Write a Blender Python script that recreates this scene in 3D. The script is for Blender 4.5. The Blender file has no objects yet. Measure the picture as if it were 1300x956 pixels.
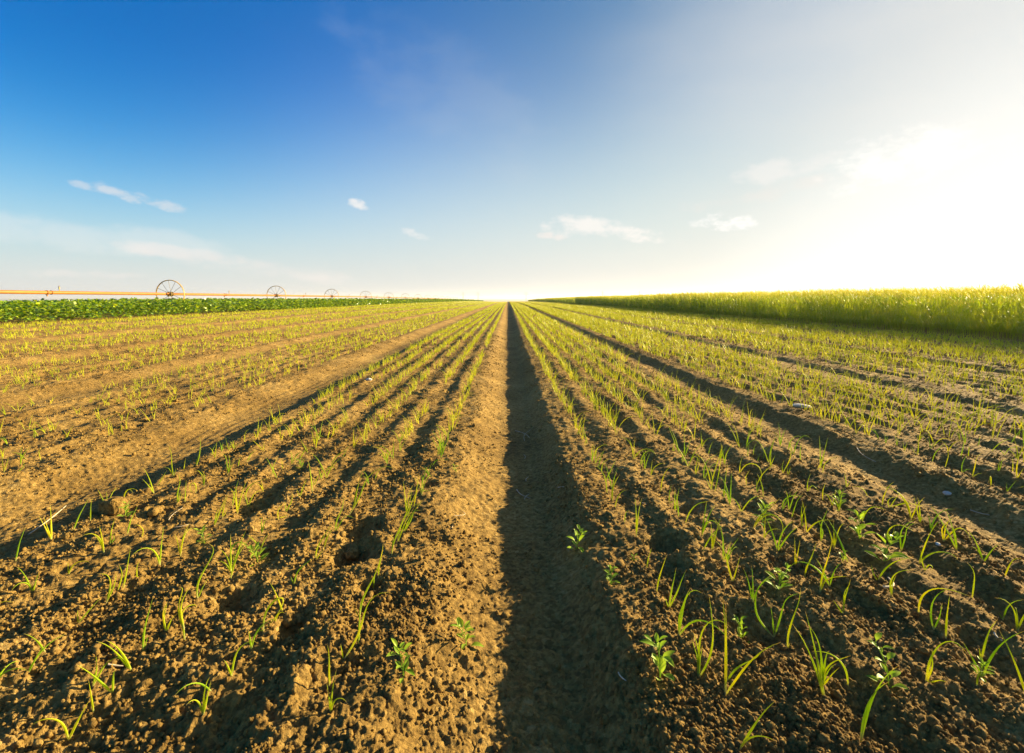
import bpy, math, random
import numpy as np
from mathutils import Vector, Matrix, Euler

random.seed(7)
RNG = np.random.default_rng(11)
SC = bpy.context.scene
COL = SC.collection
PI = math.pi
R = math.radians

# ------------------------------------------------------------------ camera
CAM_H = 0.70
FPX = 614.0                      # focal length in photograph pixels (1300 wide)
PITCH, YAW = R(5.165), R(0.467)
cam_data = bpy.data.cameras.new('camera')
cam = bpy.data.objects.new('camera', cam_data)
COL.objects.link(cam)
cam.location = (0, 0, CAM_H)
cam.rotation_euler = (R(90) - PITCH, 0, -YAW)
cam_data.sensor_width = 36.0
cam_data.lens = FPX / 1300 * 36.0
cam_data.shift_y = -44.5 / 1300
cam_data.clip_start = 0.02
cam_data.clip_end = 40000
SC.camera = cam
CROT = np.array(Euler(cam.rotation_euler).to_matrix())
CPOS = np.array([0, 0, CAM_H])


def pix_dir(px, py):
    d = np.array([(px - 650) / FPX, -(py - 433.5) / FPX, -1.0])
    d = CROT @ d
    return d / np.linalg.norm(d)


def project(P):
    q = (np.asarray(P) - CPOS) @ CROT
    w = -q[..., 2]
    w = np.where(w < 1e-3, 1e-3, w)
    return 650 + FPX * q[..., 0] / w, 433.5 - FPX * q[..., 1] / w


# ------------------------------------------------------------------ noise
PERM = RNG.integers(0, 1 << 16, 1 << 16).astype(np.int64)


def hsh(ix, iy, s):
    a = PERM[(ix.astype(np.int64) + s * 7919) & 0xFFFF]
    return PERM[(a + iy.astype(np.int64) * 31 + s * 131) & 0xFFFF]


def perlin(x, y, s=0):
    x0 = np.floor(x); y0 = np.floor(y)
    fx = x - x0; fy = y - y0
    u = fx * fx * fx * (fx * (fx * 6 - 15) + 10)
    v = fy * fy * fy * (fy * (fy * 6 - 15) + 10)

    def g(dx, dy):
        a = hsh(x0 + dx, y0 + dy, s) * (2 * PI / 65536)
        return np.cos(a) * (fx - dx) + np.sin(a) * (fy - dy)
    return 1.5 * ((g(0, 0) * (1 - u) + g(1, 0) * u) * (1 - v) + (g(0, 1) * (1 - u) + g(1, 1) * u) * v)


def lumps(x, y, s, cover):
    """rounded irregular lumps, 0..1, from a jittered point set"""
    x0 = np.floor(x); y0 = np.floor(y)
    out = np.zeros_like(x)
    for dx in (-1, 0, 1):
        for dy in (-1, 0, 1):
            h = hsh(x0 + dx, y0 + dy, s)
            cx = x0 + dx + (h & 255) / 255.0
            cy = y0 + dy + ((h >> 8) & 255) / 255.0
            h2 = hsh(x0 + dx, y0 + dy, s + 17)
            r = 0.25 + 0.45 * ((h2 & 255) / 255.0)
            on = ((h2 >> 8) & 255) / 255.0 < cover
            e = 0.7 + 0.6 * ((h2 >> 4) & 15) / 15.0
            dxx = (x - cx) * e; dyy = (y - cy) / e
            d = (dxx * dxx + dyy * dyy) / (r * r)
            b = np.where(on & (d < 1), np.sqrt(np.clip(1 - d, 0, 1)) * r * 1.5, 0)
            out = np.maximum(out, b)
    return out


def sstep(a, b, x):
    t = np.clip((x - a) / (b - a), 0, 1)
    return t * t * (3 - 2 * t)


# ------------------------------------------------------------------ the field in plan
# wheel tracks: (gentle bank start, floor left, floor right, steep bank end, depth)
TRACKS = [(-0.26, 0.0, 0.11, 0.260, 0.080),
          (-1.98, -1.66, -1.46, -1.345, 0.060),
          (1.34, 1.49, 1.57, 1.70, 0.044),
          (2.94, 3.07, 3.15, 3.30, 0.034)]
for k in range(1, 9):
    TRACKS.append((-1.98 - 1.69 * k, -1.70 - 1.69 * k, -1.52 - 1.69 * k, -1.42 - 1.69 * k, 0.05))
for k in range(1, 4):
    TRACKS.append((2.92 + 1.6 * k, 3.05 + 1.6 * k, 3.20 + 1.6 * k, 3.32 + 1.6 * k, 0.045))
ROWS_L = [-0.316, -0.52, -0.722, -0.915, -1.125, -1.305]
ROWS_R = [0.357, 0.555, 0.745, 0.905, 1.085, 1.26]
ROWS = [(x, 'left', 1, i + 1) for i, x in enumerate(ROWS_L)] + [(x, 'right', 1, i + 1) for i, x in enumerate(ROWS_R)]
for b in range(1, 6):
    for i in range(6):
        ROWS.append((-2.03 - 1.69 * (b - 1) - 0.205 * i, 'left', b + 1, i + 1))
for i in range(6):
    ROWS.append((1.81 + 0.192 * i, 'right', 2, i + 1))
for b in range(0, 3):
    for i in range(6):
        ROWS.append((3.44 + 1.6 * b + 0.20 * i, 'right', b + 3, i + 1))
ROWX = np.array(sorted(r[0] for r in ROWS))
POTATO_X = -9.9
BARLEY_X = 8.35


def wob(y, s=3):
    y = np.asarray(y, float)
    return 0.010 * perlin(y / 1.3, y * 0 + 0.37, s) + 0.012 * perlin(y / 6.0, y * 0 + 4.1, s + 1)


def terrain(x, y):
    g = 0.16 * sstep(-3.0, -9.5, x)
    yy = np.clip(y, 0, None)
    a = -(yy / 190.0) ** 2
    b = -2.493 - 10.3 * sstep(300, 1400, yy)
    # slope at 300 m is continued, then it levels out on a lower plain
    lin = -2.493 - (yy - 300) * 0.0166
    far = np.maximum(lin, b) * 0 + np.where(yy < 1400, np.maximum(lin, -13.0), -13.0)
    return g + np.where(yy < 300, a, far) + np.where(yy > 900, 0.6 * perlin(x / 400.0, y / 300.0, 90), 0)


PITS = []    # (x, y, radius, depth)


def height(x, y, sp=None):
    """ground height; sp = mesh spacing, details finer than it are left out"""
    x = np.asarray(x, float); y = np.asarray(y, float)
    if sp is None:
        sp = np.zeros_like(x)
    z = terrain(x, y)
    field = ((x > POTATO_X - 0.2) & (x < BARLEY_X + 0.2) & (y < 290)).astype(float)
    n1 = perlin(x / 0.11, y / 0.11, 5)
    n2 = perlin(x / 0.45, y / 0.6, 6)
    xw = x - wob(y) - 0.012 * n1 * np.clip(1 - sp / 0.08, 0, 1) - np.where(np.abs(x) > 0.8, 0.007, 0.014) * n2
    tr = np.zeros_like(x); fl = np.zeros_like(x)
    for (a, b, c, d, dep) in TRACKS:
        t = np.minimum(sstep(a, b, xw), 1 - sstep(c, d, xw))
        tr = tr + dep * t
        fl = np.maximum(fl, t)
    z = z - tr * field
    bed = (1 - fl) * field
    # ridges between the plant rows (the groove lies just right of each row)
    near = ROWX[np.clip(np.searchsorted(ROWX, xw.ravel()), 1, len(ROWX) - 1)].reshape(x.shape)
    prev = ROWX[np.clip(np.searchsorted(ROWX, xw.ravel()) - 1, 0, len(ROWX) - 1)].reshape(x.shape)
    sp_r = np.clip(near - prev, 0.15, 0.25)
    ph = (xw - prev) / sp_r
    amp = 0.0070 * (1.0 + 1.0 * perlin(x / 0.4, y / 0.7, 8)) * np.clip((bed - 0.3) * 1.6, 0, 1)
    amp = amp * np.where(x < 0, 1.0, 0.95)
    wave = -np.cos(2 * PI * (ph - 0.16)) + 0.25 * np.cos(4 * PI * (ph - 0.1))
    z = z + amp * wave * (near - prev < 0.3)
    # clods and crumbs
    rough = 0.5 + 0.5 * bed
    rough = np.where(y > 300, 0, rough)
    wx = x + 0.008 * perlin(x / 0.016, y / 0.016, 21)
    wy = y + 0.008 * perlin(x / 0.016, y / 0.016, 22)

    def lod(size):
        return np.clip(2.0 - 4.0 * sp / size, 0, 1)
    patch = np.clip(0.65 + 1.1 * perlin(x / 0.25, y / 0.25, 31), 0.12, 1)
    z = z + 0.008 * n2 * rough + 0.006 * n1 * rough * lod(0.11)
    z = z + 0.0022 * np.clip(0.5 + 1.5 * perlin(x / 0.3, y / 0.8, 15), 0, 1) * np.sin(xw * 2 * PI / 0.055 + 3.5 * n2 + 1.2 * n1) * np.clip(fl * 1.5 - 0.5, 0, 1) * np.where(np.abs(x) > 0.6, 1, 0.2) * lod(0.04)
    z = z + np.where(x < 0, 0.0085, 0.0105) * perlin(x / 0.17, y / 0.2, 12) * bed * lod(0.2) * np.where(x < 0, 1.15, 0.9)
    z = z + 0.0055 * perlin(x / 0.045, y / 0.045, 13) * rough * lod(0.045) + 0.0035 * perlin(x / 0.02, y / 0.02, 14) * lod(0.02) 
    z = z + 0.010 * lumps(wx / 0.050, wy / 0.050, 41, 0.22) * rough * patch * lod(0.05)
    z = z + 0.0060 * lumps(wx / 0.021, wy / 0.021, 42, 0.50) * rough * (0.4 + 0.6 * patch) * lod(0.021)
    z = z + 0.0040 * lumps(wx / 0.0095, wy / 0.0095, 43, 0.85) * (0.35 + 0.65 * rough) * lod(0.0095)
    z = z + 0.0022 * perlin(x / 0.008, y / 0.008, 44) * lod(0.008)
    for (px, py, r, d) in PITS:
        q = ((x - px) ** 2 + (y - py) ** 2) / (r * r)
        z = z - d * np.exp(-q * q)
    return z


def h1(x, y):
    return float(height(np.array([x]), np.array([y]))[0])


def ground_at(px, py, plane=False):
    """the point of the ground seen at a pixel of the photograph"""
    d = pix_dir(px, py)
    t = CAM_H / -d[2]
    for _ in range(12):
        p = CPOS + d * t
        hz = float(terrain(np.array([p[0]]), np.array([p[1]]))[0]) if plane else h1(p[0], p[1])
        t2 = (CAM_H - hz) / -d[2]
        t = 0.5 * t + 0.5 * t2
    p = CPOS + d * t
    return np.array([p[0], p[1], p[2]])


for (px, py, r, d) in [(545, 612, .030, .030), (462, 668, .06, .035), (452, 700, .06, .045), (300, 760, .05, .03),
                       (375, 795, .035, .03), (470, 745, .03, .02), (850, 690, .05, .035), (875, 645, .05, .03),
                       (975, 580, .07, .03), (1000, 720, .06, .03), (955, 790, .06, .035), (330, 640, .07, .03)]:
    p = ground_at(px, py, True)
    PITS.append((p[0], p[1], r, d))


# ------------------------------------------------------------------ helpers
def link(o, parent=None):
    COL.objects.link(o)
    if parent is not None:
        o.parent = parent
    return o


def fast_mesh(name, V, F, mat, parent=None, smooth=False, mats=None, fm=None):
    """V (n,3), F (m,k) with constant k, or a list of such arrays"""
    me = bpy.data.meshes.new(name)
    V = np.asarray(V, np.float32)
    Fs = F if isinstance(F, list) else [F]
    Fs = [np.asarray(f, np.int32) for f in Fs if len(f)]
    me.vertices.add(len(V)); me.vertices.foreach_set('co', V.ravel())
    nl = sum(f.size for f in Fs); nf = sum(len(f) for f in Fs)
    me.loops.add(nl); me.loops.foreach_set('vertex_index', np.concatenate([f.ravel() for f in Fs]))
    me.polygons.add(nf)
    tot = np.concatenate([np.full(len(f), f.shape[1], np.int32) for f in Fs])
    st = np.concatenate([[0], np.cumsum(tot)[:-1]]).astype(np.int32)
    me.polygons.foreach_set('loop_start', st)
    me.polygons.foreach_set('loop_total', tot)
    if smooth:
        me.polygons.foreach_set('use_smooth', np.ones(nf, bool))
    for m in (mats or [mat]):
        me.materials.append(m)
    if fm is not None:
        me.polygons.foreach_set('material_index', np.asarray(fm, np.int32))
    me.update(calc_edges=True)
    return link(bpy.data.objects.new(name, me), parent)


def tubes(P, Rr, N, sides=4):
    """P (K,n,3) centre lines lying in planes of normal N (K,3), radii (K,n)"""
    K, n, _ = P.shape
    T = np.gradient(P, axis=1)
    T /= np.linalg.norm(T, axis=2, keepdims=True) + 1e-9
    Nn = np.repeat(N[:, None, :], n, 1)
    B = np.cross(T, Nn)
    B /= np.linalg.norm(B, axis=2, keepdims=True) + 1e-9
    a = np.arange(sides) * 2 * PI / sides
    V = P[:, :, None, :] + Rr[:, :, None, None] * (np.cos(a)[None, None, :, None] * Nn[:, :, None, :] + np.sin(a)[None, None, :, None] * B[:, :, None, :])
    idx = np.arange(K * n * sides).reshape(K, n, sides)
    j = (np.arange(sides) + 1) % sides
    F = np.stack([idx[:, :-1, :], idx[:, :-1, j], idx[:, 1:, j], idx[:, 1:, :]], -1).reshape(-1, 4)
    return V.reshape(-1, 3), F


def along(K, n, sides):
    return np.repeat(np.tile(np.linspace(0, 1, n), K), sides)


def set_along(o, t):
    a = o.data.attributes.new('along', 'FLOAT', 'POINT')
    a.data.foreach_set('value', np.asarray(t, np.float32))


def resample(pts, n):
    pts = np.asarray(pts, float)
    if len(pts) == 2:
        pts = np.array([pts[0], (pts[0] + pts[1]) / 2, pts[1]])
    d = np.concatenate([[0], np.cumsum(np.linalg.norm(np.diff(pts, axis=0), axis=1))])
    s = np.linspace(0, d[-1], n)
    # Catmull-Rom style smoothing by interpolating densely then relaxing
    q = np.stack([np.interp(s, d, pts[:, k]) for k in range(pts.shape[1])], 1)
    for _ in range(3):
        q[1:-1] = 0.25 * q[:-2] + 0.5 * q[1:-1] + 0.25 * q[2:]
    return q


def merge(parts):
    Vs, Fs, o = [], [], 0
    for V, F in parts:
        Vs.append(V); Fs.append(np.asarray(F) + o); o += len(V)
    return np.concatenate(Vs), np.concatenate(Fs)


def tag(o, label=None, cat=None, group=None, kind=None):
    if label: o['label'] = label
    if cat: o['category'] = cat
    if group: o['group'] = group
    if kind: o['kind'] = kind
    return o


# ------------------------------------------------------------------ materials
def new_mat(name):
    m = bpy.data.materials.new(name); m.use_nodes = True
    nt = m.node_tree; nt.nodes.clear()
    out = nt.nodes.new('ShaderNodeOutputMaterial')
    return m, nt, out


def ramp(nt, stops):
    r = nt.nodes.new('ShaderNodeValToRGB')
    e = r.color_ramp.elements
    while len(e) < len(stops): e.new(0.5)
    for k, (p, c) in enumerate(stops):
        e[k].position = p; e[k].color = (*c, 1)
    return r


def noise(nt, vec, scale, detail=4, rough=0.55):
    n = nt.nodes.new('ShaderNodeTexNoise'); n.inputs['Scale'].default_value = scale
    n.inputs['Detail'].default_value = detail; n.inputs['Roughness'].default_value = rough
    nt.links.new(vec, n.inputs['Vector'])
    return n


def soil_material():
    m, nt, out = new_mat('soil')
    L = nt.links
    g = nt.nodes.new('ShaderNodeNewGeometry')
    n1 = noise(nt, g.outputs['Position'], 2.2, 5)
    n2 = noise(nt, g.outputs['Position'], 55, 5, 0.7)
    mx = nt.nodes.new('ShaderNodeMath'); mx.operation = 'MULTIPLY_ADD'
    L.new(n2.outputs['Fac'], mx.inputs[0]); mx.inputs[1].default_value = 0.55
    s = nt.nodes.new('ShaderNodeMath'); s.operation = 'MULTIPLY'; L.new(n1.outputs['Fac'], s.inputs[0]); s.inputs[1].default_value = 0.45
    L.new(s.outputs[0], mx.inputs[2])
    r = ramp(nt, [(0.26, (0.115, 0.066, 0.017)), (0.44, (0.235, 0.142, 0.035)), (0.58, (0.35, 0.218, 0.057)), (0.76, (0.54, 0.37, 0.13))])
    vo = nt.nodes.new('ShaderNodeTexVoronoi'); vo.inputs['Scale'].default_value = 110; L.new(g.outputs['Position'], vo.inputs['Vector'])
    vs = nt.nodes.new('ShaderNodeSeparateXYZ'); L.new(vo.outputs['Color'], vs.inputs[0])
    va = nt.nodes.new('ShaderNodeMath'); va.operation = 'MULTIPLY_ADD'; L.new(vs.outputs[0], va.inputs[0]); va.inputs[1].default_value = 0.20
    L.new(mx.outputs[0], va.inputs[2])
    n6 = noise(nt, g.outputs['Position'], 0.45, 3)
    vb = nt.nodes.new('ShaderNodeMath'); vb.operation = 'MULTIPLY_ADD'; L.new(n6.outputs['Fac'], vb.inputs[0]); vb.inputs[1].default_value = 0.25
    L.new(va.outputs[0], vb.inputs[2])
    vc = nt.nodes.new('ShaderNodeMath'); vc.operation = 'SUBTRACT'; L.new(vb.outputs[0], vc.inputs[0]); vc.inputs[1].default_value = 0.225
    L.new(vc.outputs[0], r.inputs[0])
    # the low plain beyond the crest: pale green and straw coloured fields
    sx = nt.nodes.new('ShaderNodeSeparateXYZ'); L.new(g.outputs['Position'], sx.inputs[0])
    fm = nt.nodes.new('ShaderNodeMapRange'); fm.inputs['From Min'].default_value = 230; fm.inputs['From Max'].default_value = 420
    L.new(sx.outputs['Y'], fm.inputs['Value'])
    n3 = noise(nt, g.outputs['Position'], 0.004, 2)
    r3 = ramp(nt, [(0.40, (0.07, 0.10, 0.03)), (0.5, (0.10, 0.13, 0.05)), (0.6, (0.2, 0.17, 0.09))])
    L.new(n3.outputs['Fac'], r3.inputs[0])
    mix = nt.nodes.new('ShaderNodeMix'); mix.data_type = 'RGBA'
    L.new(fm.outputs[0], mix.inputs['Factor']); L.new(r.outputs[0], mix.inputs['A']); L.new(r3.outputs[0], mix.inputs['B'])
    b = nt.nodes.new('ShaderNodeBsdfPrincipled'); b.inputs['Roughness'].default_value = 0.95
    b.inputs['Specular IOR Level'].default_value = 0.15
    L.new(mix.outputs['Result'], b.inputs['Base Color'])
    n4 = noise(nt, g.outputs['Position'], 260, 4, 0.7)
    bp = nt.nodes.new('ShaderNodeBump'); bp.inputs['Strength'].default_value = 1.0; bp.inputs['Distance'].default_value = 0.004
    L.new(n4.outputs['Fac'], bp.inputs['Height'])
    n5 = noise(nt, g.outputs['Position'], 70, 5, 0.7)
    bp2 = nt.nodes.new('ShaderNodeBump'); bp2.inputs['Strength'].default_value = 0.8; bp2.inputs['Distance'].default_value = 0.012
    L.new(n5.outputs['Fac'], bp2.inputs['Height']); L.new(bp.outputs[0], bp2.inputs['Normal'])
    L.new(bp2.outputs[0], b.inputs['Normal'])
    L.new(b.outputs[0], out.inputs[0])
    return m


def leaf_material(name, stops, trans, tcol, scale=3.0, gloss=0.12, rough=0.4):
    """stops: colour ramp over a noise in object space; trans: share of light passing through"""
    m, nt, out = new_mat(name); L = nt.links
    g = nt.nodes.new('ShaderNodeNewGeometry')
    n = noise(nt, g.outputs['Position'], scale, 3)
    r = ramp(nt, stops); L.new(n.outputs['Fac'], r.inputs[0])
    d = nt.nodes.new('ShaderNodeBsdfDiffuse'); L.new(r.outputs[0], d.inputs[0])
    t = nt.nodes.new('ShaderNodeBsdfTranslucent')
    mu = nt.nodes.new('ShaderNodeMix'); mu.data_type = 'RGBA'; mu.blend_type = 'MULTIPLY'; mu.inputs['Factor'].default_value = 1
    L.new(r.outputs[0], mu.inputs['A']); mu.inputs['B'].default_value = (*tcol, 1)
    L.new(mu.outputs['Result'], t.inputs[0])
    mx = nt.nodes.new('ShaderNodeMixShader'); mx.inputs[0].default_value = trans
    L.new(d.outputs[0], mx.inputs[1]); L.new(t.outputs[0], mx.inputs[2])
    gl = nt.nodes.new('ShaderNodeBsdfGlossy'); gl.inputs['Roughness'].default_value = rough
    gl.inputs[0].default_value = (0.9, 0.9, 0.8, 1)
    fr = nt.nodes.new('ShaderNodeFresnel'); fr.inputs[0].default_value = 1.4
    fs = nt.nodes.new('ShaderNodeMath'); fs.operation = 'MULTIPLY'; fs.inputs[1].default_value = gloss * 5
    L.new(fr.outputs[0], fs.inputs[0])
    m2 = nt.nodes.new('ShaderNodeMixShader'); L.new(fs.outputs[0], m2.inputs[0])
    L.new(mx.outputs[0], m2.inputs[1]); L.new(gl.outputs[0], m2.inputs[2])
    L.new(m2.outputs[0], out.inputs[0])
    return m


def plain(name, col, rough=0.6, metal=0.0, var=0.25, scale=20.0):
    m, nt, out = new_mat(name); L = nt.links
    g = nt.nodes.new('ShaderNodeNewGeometry')
    n = noise(nt, g.outputs['Position'], scale, 4)
    a = tuple(c * (1 - var) for c in col); b2 = tuple(min(1, c * (1 + var)) for c in col)
    r = ramp(nt, [(0.35, a), (0.65, b2)]); L.new(n.outputs['Fac'], r.inputs[0])
    b = nt.nodes.new('ShaderNodeBsdfPrincipled'); b.inputs['Roughness'].default_value = rough; b.inputs['Metallic'].default_value = metal
    L.new(r.outputs[0], b.inputs['Base Color'])
    bp = nt.nodes.new('ShaderNodeBump'); bp.inputs['Strength'].default_value = 0.15; bp.inputs['Distance'].default_value = 0.003
    L.new(n.outputs['Fac'], bp.inputs['Height']); L.new(bp.outputs[0], b.inputs['Normal'])
    L.new(b.outputs[0], out.inputs[0])
    return m


M_SOIL = soil_material()
def onion_material(name='onion_leaf', stops=((0.30, (0.30, 0.44, 0.02)), (0.5, (0.50, 0.61, 0.025)), (0.70, (0.66, 0.71, 0.05))), vary=True):
    m = leaf_material(name, list(stops), 0.58, (1.2, 1.1, 0.5), 14.0, 0.03, 0.45)
    nt = m.node_tree; L = nt.links
    rp = [n for n in nt.nodes if n.type == 'VALTORGB'][0]
    old = [l.to_socket for l in rp.outputs[0].links]
    at = nt.nodes.new('ShaderNodeAttribute'); at.attribute_name = 'along'
    tr = ramp(nt, [(0.0, (0.75, 0.78, 0.42)), (0.10, (0.55, 0.68, 0.15)), (0.20, (1, 1, 1)), (0.90, (1, 1, 1)), (1.0, (1.5, 0.95, 1.0))])
    L.new(at.outputs['Fac'], tr.inputs[0])
    base = nt.nodes.new('ShaderNodeMix'); base.data_type = 'RGBA'; base.blend_type = 'MULTIPLY'; base.inputs['Factor'].default_value = 1
    oi = nt.nodes.new('ShaderNodeObjectInfo')
    hr = ramp(nt, [(0.0, (0.72, 0.88, 1.0)), (0.5, (1, 1, 1)), (1.0, (1.15, 1.0, 0.8))])
    L.new(oi.outputs['Random'], hr.inputs[0])
    b2 = nt.nodes.new('ShaderNodeMix'); b2.data_type = 'RGBA'; b2.blend_type = 'MULTIPLY'; b2.inputs['Factor'].default_value = 1
    L.new(rp.outputs[0], base.inputs['A'])
    if vary: L.new(hr.outputs[0], base.inputs['B'])
    else: base.inputs['B'].default_value = (1, 1, 1, 1)
    fm = nt.nodes.new('ShaderNodeMapRange'); L.new(at.outputs['Fac'], fm.inputs[0]); fm.inputs[1].default_value = 0.02; fm.inputs[2].default_value = 0.17
    foot = nt.nodes.new('ShaderNodeMix'); foot.data_type = 'RGBA'; L.new(fm.outputs[0], foot.inputs['Factor'])
    foot.inputs['A'].default_value = (0.62, 0.62, 0.30, 1); L.new(base.outputs['Result'], foot.inputs['B'])
    tm = nt.nodes.new('ShaderNodeMapRange'); L.new(at.outputs['Fac'], tm.inputs[0]); tm.inputs[1].default_value = 0.88; tm.inputs[2].default_value = 1.0
    tip = nt.nodes.new('ShaderNodeMix'); tip.data_type = 'RGBA'; L.new(tm.outputs[0], tip.inputs['Factor'])
    L.new(foot.outputs['Result'], tip.inputs['A']); tip.inputs['B'].default_value = (0.66, 0.50, 0.22, 1)
    for so_ in old: L.new(tip.outputs['Result'], so_)
    nt.nodes.remove(tr); nt.nodes.remove(b2)
    return m


M_ONION = onion_material()
M_ONIONS = onion_material('onion_leaves', ((0.30, (0.34, 0.44, 0.02)), (0.5, (0.58, 0.63, 0.03)), (0.70, (0.78, 0.76, 0.07))), False)
M_WEED = leaf_material('weed_leaf', [(0.35, (0.16, 0.30, 0.02)), (0.6, (0.40, 0.54, 0.05))], 0.45, (1.1, 1.1, 0.5), 30.0, 0.06, 0.4)
M_POTATO = leaf_material('potato_leaf', [(0.35, (0.05, 0.13, 0.008)), (0.5, (0.15, 0.28, 0.012)), (0.62, (0.46, 0.56, 0.03))], 0.4, (1.2, 1.1, 0.4), 9.0, 0.02, 0.4)
M_BARLEY = leaf_material('barley_leaf', [(0.32, (0.30, 0.44, 0.025)), (0.5, (0.47, 0.58, 0.04)), (0.68, (0.66, 0.67, 0.08))], 0.65, (1.2, 1.1, 0.4), 4.0, 0.02, 0.4)
M_EAR = leaf_material('barley_ear', [(0.35, (0.70, 0.70, 0.09)), (0.65, (0.88, 0.84, 0.18))], 0.6, (1.1, 1.05, 0.5), 9.0, 0.03, 0.5)
M_PIPE = plain('painted_pipe', (0.36, 0.125, 0.001), 0.6, 0.0, 0.12, 3.0)
M_RIM = plain('rim_paint', (0.36, 0.22, 0.035), 0.5, 0.0, 0.3, 8.0)
M_STEEL = plain('dull_steel', (0.16, 0.14, 0.11), 0.5, 0.6, 0.3, 12.0)
M_BRASS = plain('sprinkler_brass', (0.40, 0.26, 0.08), 0.4, 0.6, 0.2, 30.0)
M_STRAW = plain('dry_straw', (0.55, 0.45, 0.30), 0.8, 0, 0.25, 60.0)
M_PALE = plain('pale_stone', (0.60, 0.55, 0.46), 0.8, 0, 0.2, 50.0)
M_GALV = plain('pylon_steel', (0.22, 0.23, 0.24), 0.6, 0.3, 0.1, 1.0)

# ------------------------------------------------------------------ ground sheet
def geo(a, b, k, kmin):
    out = [a]
    while out[-1] < b:
        out.append(out[-1] + max(kmin, k * out[-1]))
    return out


ys = list(np.arange(-6, 0.0, 0.25)) + list(np.arange(0.0, 0.45, 0.02)) + geo(0.46, 9.0, 0.0036, 0.0022)
ys += geo(ys[-1] * 1.004, 40, 0.0048, 0)[0:] + []
ys = ys + geo(ys[-1] * 1.006, 300, 0.009, 0)
ys = ys + geo(ys[-1] * 1.02, 14000, 0.05, 0)
ys = np.array(ys)
us_f = np.linspace(-1.22, 1.22, 1000)
side = []
u = 1.22; st = us_f[1] - us_f[0]
while u < 9:
    st *= 1.12; u += st; side.append(u)
side = np.array(side)
us = np.concatenate([-side[::-1], us_f, side])
W = np.maximum(ys, 0.45) + 0.12
X = us[None, :] * W[:, None]
Y = np.repeat(ys[:, None], len(us), 1)
spx = np.gradient(X, axis=1)
spy = np.gradient(ys)[:, None] + 0 * X
# x spacing counts fully, y spacing only where it is the coarser by far
SP = np.maximum(spx, spy * 0.8)
Z = height(X, Y, SP)
V = np.stack([X, Y, Z], -1).reshape(-1, 3)
idx = np.arange(V.shape[0]).reshape(X.shape)
F = np.stack([idx[:-1, :-1], idx[:-1, 1:], idx[1:, 1:], idx[1:, :-1]], -1).reshape(-1, 4)
ground = fast_mesh('ground', V, F, M_SOIL, smooth=True)
tag(ground, 'crumbly brown field soil with wheel tracks running to the horizon', 'ground', kind='structure')
print('ground verts', len(V))


# loose crumbs lying on the soil
def ico():
    t = (1 + 5 ** 0.5) / 2
    v = np.array([(-1, t, 0), (1, t, 0), (-1, -t, 0), (1, -t, 0), (0, -1, t), (0, 1, t), (0, -1, -t), (0, 1, -t), (t, 0, -1), (t, 0, 1), (-t, 0, -1), (-t, 0, 1)], float)
    v /= np.linalg.norm(v[0])
    f = np.array([(0, 11, 5), (0, 5, 1), (0, 1, 7), (0, 7, 10), (0, 10, 11), (1, 5, 9), (5, 11, 4), (11, 10, 2), (10, 7, 6), (7, 1, 8), (3, 9, 4), (3, 4, 2), (3, 2, 6), (3, 6, 8), (3, 8, 9), (4, 9, 5), (2, 4, 11), (6, 2, 10), (8, 6, 7), (9, 8, 1)])
    return v, f


def crumbs(n):
    yy = 0.62 * np.exp(RNG.random(n) * math.log(9 / 0.62))
    xx = (RNG.random(n) * 2 - 1) * 1.15 * yy
    keep = (xx > -6) & (xx < 6)
    fl = np.zeros(n)
    xw = xx - wob(yy)
    for (a, b, c, d, dep) in TRACKS:
        fl = np.maximum(fl, np.minimum(sstep(a, b, xw), 1 - sstep(c, d, xw)))
    keep &= RNG.random(n) > 0.85 * fl
    keep &= RNG.random(n) < np.clip(0.55 + 0.9 * perlin(xx / 0.3, yy / 0.3, 77), 0.1, 1)
    xx, yy = xx[keep], yy[keep]; n = len(xx)
    r = 0.0018 + 0.0036 * RNG.random(n) ** 2.2 + (RNG.random(n) < 0.03) * 0.007 * RNG.random(n)
    r = np.maximum(r, 0.0011 * yy)
    zz = height(xx, yy) + r * 0.25
    v, f = ico()
    V = np.repeat(v[None], n, 0) * (1 + 0.45 * (RNG.random((n, 12, 1)) - 0.5))
    s = 0.7 + 0.6 * RNG.random((n, 1, 3))
    V = V * s * r[:, None, None]
    a = RNG.random(n) * 6.28
    ca, sa = np.cos(a)[:, None], np.sin(a)[:, None]
    Vx = V[:, :, 0] * ca - V[:, :, 1] * sa; Vy = V[:, :, 0] * sa + V[:, :, 1] * ca
    V = np.stack([Vx + xx[:, None], Vy + yy[:, None], V[:, :, 2] + zz[:, None]], -1).reshape(-1, 3)
    F = (f[None] + (np.arange(n) * 12)[:, None, None]).reshape(-1, 3)
    return V, F


V, F = crumbs(110000)
tag(fast_mesh('soil_crumbs', V, F, M_SOIL, smooth=True), 'loose brown soil crumbs scattered over the beds', 'soil', kind='stuff')


# ------------------------------------------------------------------ onion seedlings
def leaf_curves(base, az, L, t0, bend, n=9, power=1.6, kink=None):
    """batch of leaf centre lines: tilt from the vertical grows from t0 by bend along the leaf"""
    K = len(L)
    s = (np.arange(n - 1) + 0.5) / (n - 1)
    tilt = t0[:, None] + bend[:, None] * s[None, :] ** power
    ds = (L / (n - 1))[:, None]
    hx = np.cumsum(np.sin(tilt) * ds, 1); hz = np.cumsum(np.cos(tilt) * ds, 1)
    hx = np.concatenate([np.zeros((K, 1)), hx], 1); hz = np.concatenate([np.zeros((K, 1)), hz], 1)
    dirx, diry = np.cos(az), np.sin(az)
    P = np.stack([base[:, 0:1] + dirx[:, None] * hx, base[:, 1:2] + diry[:, None] * hx, base[:, 2:3] + hz], -1)
    N = np.stack([-diry, dirx, np.zeros(K)], -1)
    return P, N


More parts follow.
